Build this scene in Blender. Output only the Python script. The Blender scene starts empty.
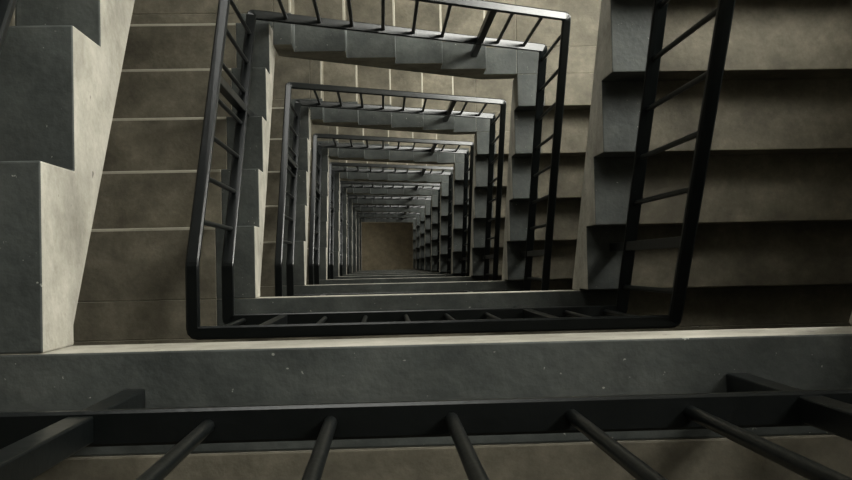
import bpy, math, bmesh
from mathutils import Vector, Matrix

U=0.0027; H=2.727; R=H/15
A,B,C,D=206*U,320*U,436*U,49*U
W=1.25; WL=1.4; BAND=0.17
NL=10
ZC=0.615*2.7+10*H
def LZ(k): return (10-k)*H
NLs=[y*U for y in (68,167,266,365,464)]
NTs=[x*U for x in (-170,-67,36,139,242)]
NRs=[y*U for y in (361,258,155,53,-46)]
CL=470*U

# ---------------- materials
def mat(name, cols, scale=3.0, rough=0.8, spec=None, bump=0.15, detail_scale=60, rr=0.1, grime=None):
    m=bpy.data.materials.new(name); m.use_nodes=True
    nt=m.node_tree; n=nt.nodes; l=nt.links
    b=n['Principled BSDF']
    tc=n.new('ShaderNodeTexCoord')
    n1=n.new('ShaderNodeTexNoise'); n1.inputs['Scale'].default_value=scale; n1.inputs['Detail'].default_value=12; n1.inputs['Roughness'].default_value=0.75
    l.new(tc.outputs['Object'],n1.inputs['Vector'])
    cr=n.new('ShaderNodeValToRGB'); e=cr.color_ramp.elements
    e[0].position=0.32; e[1].position=0.68
    e[0].color=(*cols[0],1); e[1].color=(*cols[-1],1)
    for i,c in enumerate(cols[1:-1]):
        x=e.new(0.32+0.36*(i+1)/(len(cols)-1)); x.color=(*c,1)
    l.new(n1.outputs['Fac'],cr.inputs['Fac'])
    out=cr.outputs['Color']
    if grime:
        g=n.new('ShaderNodeTexNoise'); g.inputs['Scale'].default_value=grime[0]; g.inputs['Detail'].default_value=8; g.inputs['Roughness'].default_value=0.65; g.inputs['Distortion'].default_value=0.6
        l.new(tc.outputs['Object'],g.inputs['Vector'])
        gr=n.new('ShaderNodeMapRange'); gr.inputs[1].default_value=0.35; gr.inputs[2].default_value=0.65; gr.inputs[3].default_value=grime[1]; gr.inputs[4].default_value=1.0
        l.new(g.outputs['Fac'],gr.inputs[0])
        mg=n.new('ShaderNodeMixRGB'); mg.blend_type='MULTIPLY'; mg.inputs[0].default_value=1
        l.new(out,mg.inputs[1]); l.new(gr.outputs[0],mg.inputs[2]); out=mg.outputs[0]
    if spec:
        v=n.new('ShaderNodeTexNoise'); v.inputs['Scale'].default_value=spec[0]; v.inputs['Detail'].default_value=3
        l.new(tc.outputs['Object'],v.inputs['Vector'])
        r2=n.new('ShaderNodeValToRGB'); r2.color_ramp.elements[0].position=spec[1]; r2.color_ramp.elements[1].position=spec[1]+0.03
        l.new(v.outputs['Fac'],r2.inputs['Fac'])
        mx=n.new('ShaderNodeMixRGB'); mx.inputs[2].default_value=(*spec[2],1)
        l.new(r2.outputs['Color'],mx.inputs[0]); l.new(out,mx.inputs[1]); out=mx.outputs[0]
    l.new(out,b.inputs['Base Color'])
    n2=n.new('ShaderNodeTexNoise'); n2.inputs['Scale'].default_value=detail_scale; n2.inputs['Detail'].default_value=6
    l.new(tc.outputs['Object'],n2.inputs['Vector'])
    bp=n.new('ShaderNodeBump'); bp.inputs['Strength'].default_value=bump; bp.inputs['Distance'].default_value=0.01
    l.new(n2.outputs['Fac'],bp.inputs['Height']); l.new(bp.outputs['Normal'],b.inputs['Normal'])
    mr=n.new('ShaderNodeMapRange'); mr.inputs[3].default_value=rough-rr; mr.inputs[4].default_value=rough+rr
    l.new(n1.outputs['Fac'],mr.inputs[0]); l.new(mr.outputs[0],b.inputs['Roughness'])
    return m
M_tread=mat('worn_concrete_tread',[(0.13,0.118,0.09),(0.21,0.192,0.148),(0.33,0.30,0.235)],4.0,0.72,grime=(2.2,0.6))
M_nose=mat('pale_lit_nosing',[(0.42,0.40,0.33),(0.54,0.51,0.43)],6,0.7)  # worn tread edge, with the light catching it painted into the colour
M_paint=mat('grey_painted_edge',[(0.072,0.08,0.077),(0.11,0.12,0.114),(0.16,0.168,0.157)],4.5,0.55,(65,0.715,(0.38,0.38,0.35)),grime=(3.0,0.62))
M_plas=mat('pale_plaster_side',[(0.30,0.285,0.24),(0.45,0.43,0.37),(0.58,0.55,0.485)],5.5,0.85,(22,0.69,(0.2,0.19,0.17)),grime=(2.5,0.65),bump=0.2)
M_metal=mat('black_painted_steel',[(0.006,0.008,0.008),(0.010,0.012,0.012)],12,0.34,(90,0.78,(0.2,0.2,0.19)),0.07,40,0.06)
M_wall=mat('stairwell_wall_paint',[(0.12,0.117,0.10),(0.19,0.183,0.16)],1.2,0.85)
M_floor=mat('brown_tile_floor',[(0.13,0.115,0.085),(0.26,0.23,0.17)],5,0.7)
M_frame=mat('window_frame_paint',[(0.5,0.5,0.48),(0.6,0.6,0.58)],5,0.5)

class MB:
    def __init__(s): s.v=[];s.f=[];s.m=[]
    def prism(s, prof, tags, mapf, c0, c1, endtags):
        n=len(prof); o=len(s.v)
        for c in (c0,c1):
            for p in prof: s.v.append(mapf(p[0],p[1],c))
        for i in range(n):
            j=(i+1)%n
            s.f.append((o+i,o+j,o+n+j,o+n+i)); s.m.append(tags[i])
        s.f.append(tuple(o+i for i in range(n))[::-1]); s.m.append(endtags[0])
        s.f.append(tuple(o+n+i for i in range(n))); s.m.append(endtags[1])
    def box(s,x0,x1,y0,y1,z0,z1,top,side,bot):
        o=len(s.v)
        for z in (z0,z1):
            for x,y in ((x0,y0),(x1,y0),(x1,y1),(x0,y1)): s.v.append((x,y,z))
        for f,t in (((3,2,1,0),bot),((4,5,6,7),top),((0,1,5,4),side),((1,2,6,5),side),((2,3,7,6),side),((3,0,4,7),side)):
            s.f.append(tuple(o+q for q in f)); s.m.append(t)
    def obj(s,name,mats,parent=None,bevel=0,smooth=False):
        me=bpy.data.meshes.new(name); me.from_pydata(s.v,[],s.f)
        for m in mats: me.materials.append(m)
        for p,t in zip(me.polygons,s.m): p.material_index=t; p.use_smooth=smooth
        bm=bmesh.new(); bm.from_mesh(me); bmesh.ops.recalc_face_normals(bm,faces=bm.faces); bm.to_mesh(me); bm.free()
        ob=bpy.data.objects.new(name,me); bpy.context.collection.objects.link(ob)
        if parent: ob.parent=parent
        if bevel:
            b=ob.modifiers.new('bevel','BEVEL'); b.width=bevel; b.segments=2; b.limit_method='ANGLE'; b.angle_limit=math.radians(40)
        return ob
def empty(name):
    e=bpy.data.objects.new(name,None); bpy.context.collection.objects.link(e); return e

TREAD,NOSE,PAINT,PLAS=0,1,2,3
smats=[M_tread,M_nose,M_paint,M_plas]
TH=0.06*H
NS=0.013
def flight(mb, L, s0, s1, nos, mapf, inner, outer, sgn, nose=True):
    top=[]; z=L; t=(nos[-1]-nos[0])/4
    top.append((s0,z)); tg=[]
    for q in nos:
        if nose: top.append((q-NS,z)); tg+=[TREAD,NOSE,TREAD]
        else: tg+=[TREAD,TREAD]
        top.append((q,z)); z-=R; top.append((q,z))
    top.append((s1,z)); tg+=[TREAD]
    sof=[]
    dz=0.13*H; sl=R/t
    sb=nos[0]-(dz-TH)/sl
    sof.append((s1,z-TH))
    sof.append((nos[-1],L-dz-sl*(nos[-1]-nos[0])))
    if sb<=s0: sof.append((s0,L-(dz-sl*(nos[0]-s0))))
    else: sof+= [(sb,L-TH),(s0,L-TH)]
    prof=top+sof
    tags=tg+[PLAS]*(len(prof)-len(tg))
    ptags=[PAINT]*len(tg)+[PLAS]*(len(prof)-len(tg))
    mid=inner+sgn*BAND
    mb.prism(prof,ptags,mapf,inner,mid,(PLAS,PLAS))
    mb.prism(prof,tags,mapf,mid,outer,(PLAS,PLAS))

stair=empty('concrete_staircase')
for k in range(-1,NL):
    L=LZ(k); mb=MB()
    mb.box(-A-BAND,B+BAND,-D-BAND,-D,L-TH,L,PAINT,PLAS,PLAS)
    mb.box(-A-W,-A-BAND,-D-BAND,-D,L-TH,L,TREAD,PLAS,PLAS)
    mb.box(B+BAND,B+W,-D-BAND,-D,L-TH,L,TREAD,PLAS,PLAS)
    mb.box(-A-W,B+W,-D-WL,-D-BAND,L-TH,L,TREAD,PLAS,PLAS)
    flight(mb,L,-D,CL,NLs,lambda s,z,c:(c,s,z),-A,-A-W,-1)
    z=L-5*R
    mb.box(-A-BAND,-A,CL,C+BAND,z-TH,z,PAINT,PLAS,PLAS)
    mb.box(-A-W,-A-BAND,CL,C+BAND,z-TH,z,TREAD,PLAS,PLAS)
    mb.box(-A-W,-A,C+BAND,C+W,z-TH,z,TREAD,PLAS,PLAS)
    flight(mb,z,-A,B,NTs,lambda s,z,c:(s,c,z),C,C+W,1)
    z=L-10*R
    mb.box(B,B+BAND,C,C+BAND,z-TH,z,PAINT,PLAS,PLAS)
    mb.box(B+BAND,B+W,C,C+BAND,z-TH,z,TREAD,PLAS,PLAS)
    mb.box(B,B+W,C+BAND,C+W,z-TH,z,TREAD,PLAS,PLAS)
    flight(mb,z,-C,D,[-q for q in NRs],lambda s,z,c:(c,-s,z),B,B+W,1,nose=False)  # pale strip omitted so the unlit nosings here stay dark by colour
    mb.obj('flights_level_%d'%(k+2),smats,stair,bevel=0.004)

# ---------------- railing
AR,BR,CR,DR=234*U,363*U,470*U,78.5*U
def tread_z(k,side,s):
    L=LZ(k)
    if side=='S': return L
    if side=='L': return L-R*sum(1 for q in NLs if s>q)
    if side=='T': return L-5*R-R*sum(1 for q in NTs if s>q)
    return L-10*R-R*sum(1 for q in NRs if s<q)
pts=[]; segs=[]
for k in range(-1,NL):
    L=LZ(k)
    p=[(BR,-DR,L),(-AR,-DR,L),(-AR,5*U,L),(-AR,CR,L-5.0*R),(BR,CR,L-9.8*R)]
    pts+=p
    nx=(BR,-DR,L-15*R)
    q=p+[nx]
    segs+= [(k,'S',q[0],q[1]),(k,'L',q[1],q[2]),(k,'L',q[2],q[3]),(k,'T',q[3],q[4]),(k,'R',q[4],q[5])]
pts.append((BR,-DR,LZ(NL)))
def fillet(P,r):
    P=[Vector(p) for p in P]; out=[P[0]]
    for i in range(1,len(P)-1):
        a=(P[i-1]-P[i]); b=(P[i+1]-P[i]); rr=min(r,a.length*0.4,b.length*0.4)
        a=P[i]+a.normalized()*rr; b=P[i]+b.normalized()*rr
        for j in range(4):
            t=j/3; out.append(a*(1-t)**2+P[i]*2*t*(1-t)+b*t*t)
    out.append(P[-1]); return out
def sweep(mb,P,w,h,ch,dz):
    prof=[(-w/2+ch,-h/2),(w/2-ch,-h/2),(w/2,-h/2+ch),(w/2,h/2-ch),(w/2-ch,h/2),(-w/2+ch,h/2),(-w/2,h/2-ch),(-w/2,-h/2+ch)]
    n=8; o=len(mb.v)
    for i,p in enumerate(P):
        d1=(P[min(i+1,len(P)-1)]-P[i]); d0=(P[i]-P[max(i-1,0)])
        d1=d1.normalized() if d1.length>1e-6 else d0.normalized(); d0=d0.normalized() if d0.length>1e-6 else d1
        t=(d0+d1).normalized()
        s=t.cross(Vector((0,0,1))).normalized(); u=s.cross(t)
        h0=Vector((d0.x,d0.y,0)).normalized(); h1=Vector((d1.x,d1.y,0)).normalized()
        mit=1/max(0.5,math.cos(h0.angle(h1)/2))
        for a,b in prof: mb.v.append(tuple(p+s*a*mit+u*b+Vector((0,0,dz))))
    for i in range(len(P)-1):
        for j in range(n):
            jj=(j+1)%n
            mb.f.append((o+i*n+j,o+i*n+jj,o+(i+1)*n+jj,o+(i+1)*n+j)); mb.m.append(0)
    mb.f.append(tuple(o+j for j in range(n))); mb.m.append(0)
    mb.f.append(tuple(o+(len(P)-1)*n+j for j in range(n))); mb.m.append(0)
HH=1.04; HB=0.285
rail=empty('stair_railing')
mb=MB(); sweep(mb,fillet(pts,0.018),0.044,0.028,0.006,HH); mb.obj('handrail',[M_metal],rail)
mb=MB(); sweep(mb,fillet(pts,0.012),0.048,0.02,0.004,HB); mb.obj('bottom_rail',[M_metal],rail)
def cyl(mb,x,y,z0,z1,r,n=10):
    o=len(mb.v)
    for z in (z0,z1):
        for i in range(n):
            a=2*math.pi*i/n; mb.v.append((x+r*math.cos(a),y+r*math.sin(a),z))
    for i in range(n):
        j=(i+1)%n; mb.f.append((o+i,o+j,o+n+j,o+n+i)); mb.m.append(0)
bal=MB(); post=MB()
def at(p,q,t): return [p[i]+(q[i]-p[i])*t for i in range(3)]
SP=61*U
PH={'S':-28*U,'L':0.0,'T':10*U,'R':20*U}
for k,side,p,q in segs:
    ax=0 if side in 'ST' else 1
    lo,hi=sorted((p[ax],q[ax]))
    ps={'S':(-152*U,218*U),'L':(272*U,),'T':(214*U,),'R':(20*U,)}[side]
    i=math.ceil((lo+0.05-PH[side])/SP)
    while i*SP+PH[side]<hi-0.04:
        c=i*SP+PH[side]; i+=1
        if any(abs(c-w)<0.06 for w in ps): continue
        t=(c-p[ax])/(q[ax]-p[ax]); x,y,z=at(p,q,t)
        cyl(bal,x,y,z+HB,z+HH,0.0095)
    for c in ps:
        if not(lo<c<hi): continue
        t=(c-p[ax])/(q[ax]-p[ax]); x,y,z=at(p,q,t)
        zf=tread_z(k,side,c); w=0.018
        post.box(x-w,x+w,y-w,y+w,zf,z+HH-0.01,0,0,0)
bal.obj('balusters',[M_metal],rail,smooth=True)
post.obj('posts',[M_metal],rail,bevel=0.003)

# ---------------- shell
G=0.003
X0,X1,Y0,Y1=-A-W-G,B+W+G,-D-WL-G,C+W+G
ZT=LZ(-1)+3.2
def solid(name,boxes,m):
    mb=MB()
    for b in boxes: mb.box(*b,0,0,0)
    return mb.obj(name,[m])
T=0.2
solid('floor',[(X0-T,X1+T,Y0-T,Y1+T,-0.2,0)],M_floor)
solid('ceiling',[(X0-T,X1+T,Y0-T,Y1+T,ZT,ZT+0.2)],M_wall)
solid('wall_west',[(X0-T,X0,Y0-T,Y1+T,0,ZT)],M_wall)
solid('wall_south',[(X0,X1,Y0-T,Y0,0,ZT)],M_wall)
winsN=[];winsE=[]
for k in range(NL-1,-2,-1):
    b=LZ(k)-5*R+0.9; winsN.append((b,b+1.2))
    b=LZ(k)-10*R+0.75; winsE.append((b,b+1.45))
winsE.append((LZ(-1)+1.75,LZ(-1)+3.0))
def wall_with_windows(name,axis,lo,hi,w0,w1,f0,f1,wins):
    bx=[]
    def add(a0,a1,z0,z1):
        bx.append((a0,a1,f0,f1,z0,z1) if axis=='x' else (f0,f1,a0,a1,z0,z1))
    add(lo,w0,0,ZT); add(w1,hi,0,ZT); zp=0
    for b,t in wins: add(w0,w1,zp,b); zp=t
    add(w0,w1,zp,ZT)
    solid(name,bx,M_wall)
NW0,NW1=-0.75,0.35
EW0,EW1=C+0.0,C+1.1
wall_with_windows('wall_north','x',X0,X1,NW0,NW1,Y1,Y1+T,winsN)
wall_with_windows('wall_east','y',Y0-T,Y1+T,EW0,EW1,X1,X1+T,winsE)
n=1
def window(axis,w0,w1,fc,b,t,energy,aim,outoff):
    global n
    mb=MB(); m=(w0+w1)/2
    for a0,a1,z0,z1 in ((w0,w0+.05,b,t),(w1-.05,w1,b,t),(w0+.05,w1-.05,b,b+.05),(w0+.05,w1-.05,t-.05,t),(m-.022,m+.022,b+.05,t-.05)):
        if axis=='x': mb.box(a0,a1,fc-.03,fc+.03,z0,z1,0,0,0)
        else: mb.box(fc-.03,fc+.03,a0,a1,z0,z1,0,0,0)
    mb.obj('window_%d'%n,[M_frame])
    ld=bpy.data.lights.new('window_daylight','AREA'); ld.shape='RECTANGLE'; ld.size=w1-w0; ld.size_y=t-b
    ld.energy=energy; ld.color=(1.0,0.99,0.92)
    lo=bpy.data.objects.new('window_daylight',ld); bpy.context.collection.objects.link(lo)
    lo.location=(m,fc+outoff,(b+t)/2+0.05) if axis=='x' else (fc+outoff,m,(b+t)/2+0.05)
    lo.rotation_euler=Vector(aim).to_track_quat('-Z','Y').to_euler()
    n+=1
for i,(b,t) in enumerate(winsN):
    f=0.4+0.6*i/(len(winsN)-1)
    window('x',NW0,NW1,Y1+0.1,b,t,28*f,(0,-1,-0.2),0.25)
for i,(b,t) in enumerate(winsE):
    f=0.4+0.6*min(1,i/(len(winsN)-1))
    window('y',EW0,EW1,X1+0.1,b,t,150*f,(-1,-0.25,-0.22),0.3)
# unseen wall lamp, added to brighten the ground floor
mb=MB(); cx,cy,cz=X0,0.4,2.0
mb.box(cx,cx+0.03,cy-0.1,cy+0.1,cz-0.1,cz+0.1,0,0,0); mb.box(cx+0.03,cx+0.14,cy-0.07,cy+0.07,cz-0.07,cz+0.07,0,0,0)
mb.obj('added_wall_lamp',[M_frame],bevel=0.01)
pl=bpy.data.lights.new('floor_fill_light','POINT'); pl.energy=28; pl.color=(1,0.94,0.8); pl.shadow_soft_size=0.06
po=bpy.data.objects.new('floor_fill_light',pl); bpy.context.collection.objects.link(po); po.location=(cx+0.25,cy,cz)

w=bpy.data.worlds.new('sky'); bpy.context.scene.world=w; w.use_nodes=True
w.node_tree.nodes['Background'].inputs[0].default_value=(0.75,0.85,1,1); w.node_tree.nodes['Background'].inputs[1].default_value=0.6

# ---------------- camera
F=1000.0; VX,VY=383,265; roll=math.radians(1.25)
down=Vector(((VX-426)/F,-(VY-240)/F,-1)).normalized()
zc=-down
xc=Vector((math.cos(roll),math.sin(roll),0)); xc=(xc-zc*xc.dot(zc)).normalized()
yc=zc.cross(xc)
Rm=Matrix((xc,yc,zc))
cam=bpy.data.cameras.new('camera'); co=bpy.data.objects.new('camera',cam); bpy.context.collection.objects.link(co)
M=Rm.to_4x4(); M.translation=Vector((0,0,ZC)); co.matrix_world=M
cam.sensor_width=36; cam.lens=F/852*36; cam.clip_start=0.02; cam.clip_end=200
bpy.context.scene.camera=co
vs=bpy.context.scene.view_settings
vs.view_transform='Standard'
try: vs.look='Medium High Contrast'
except Exception: pass
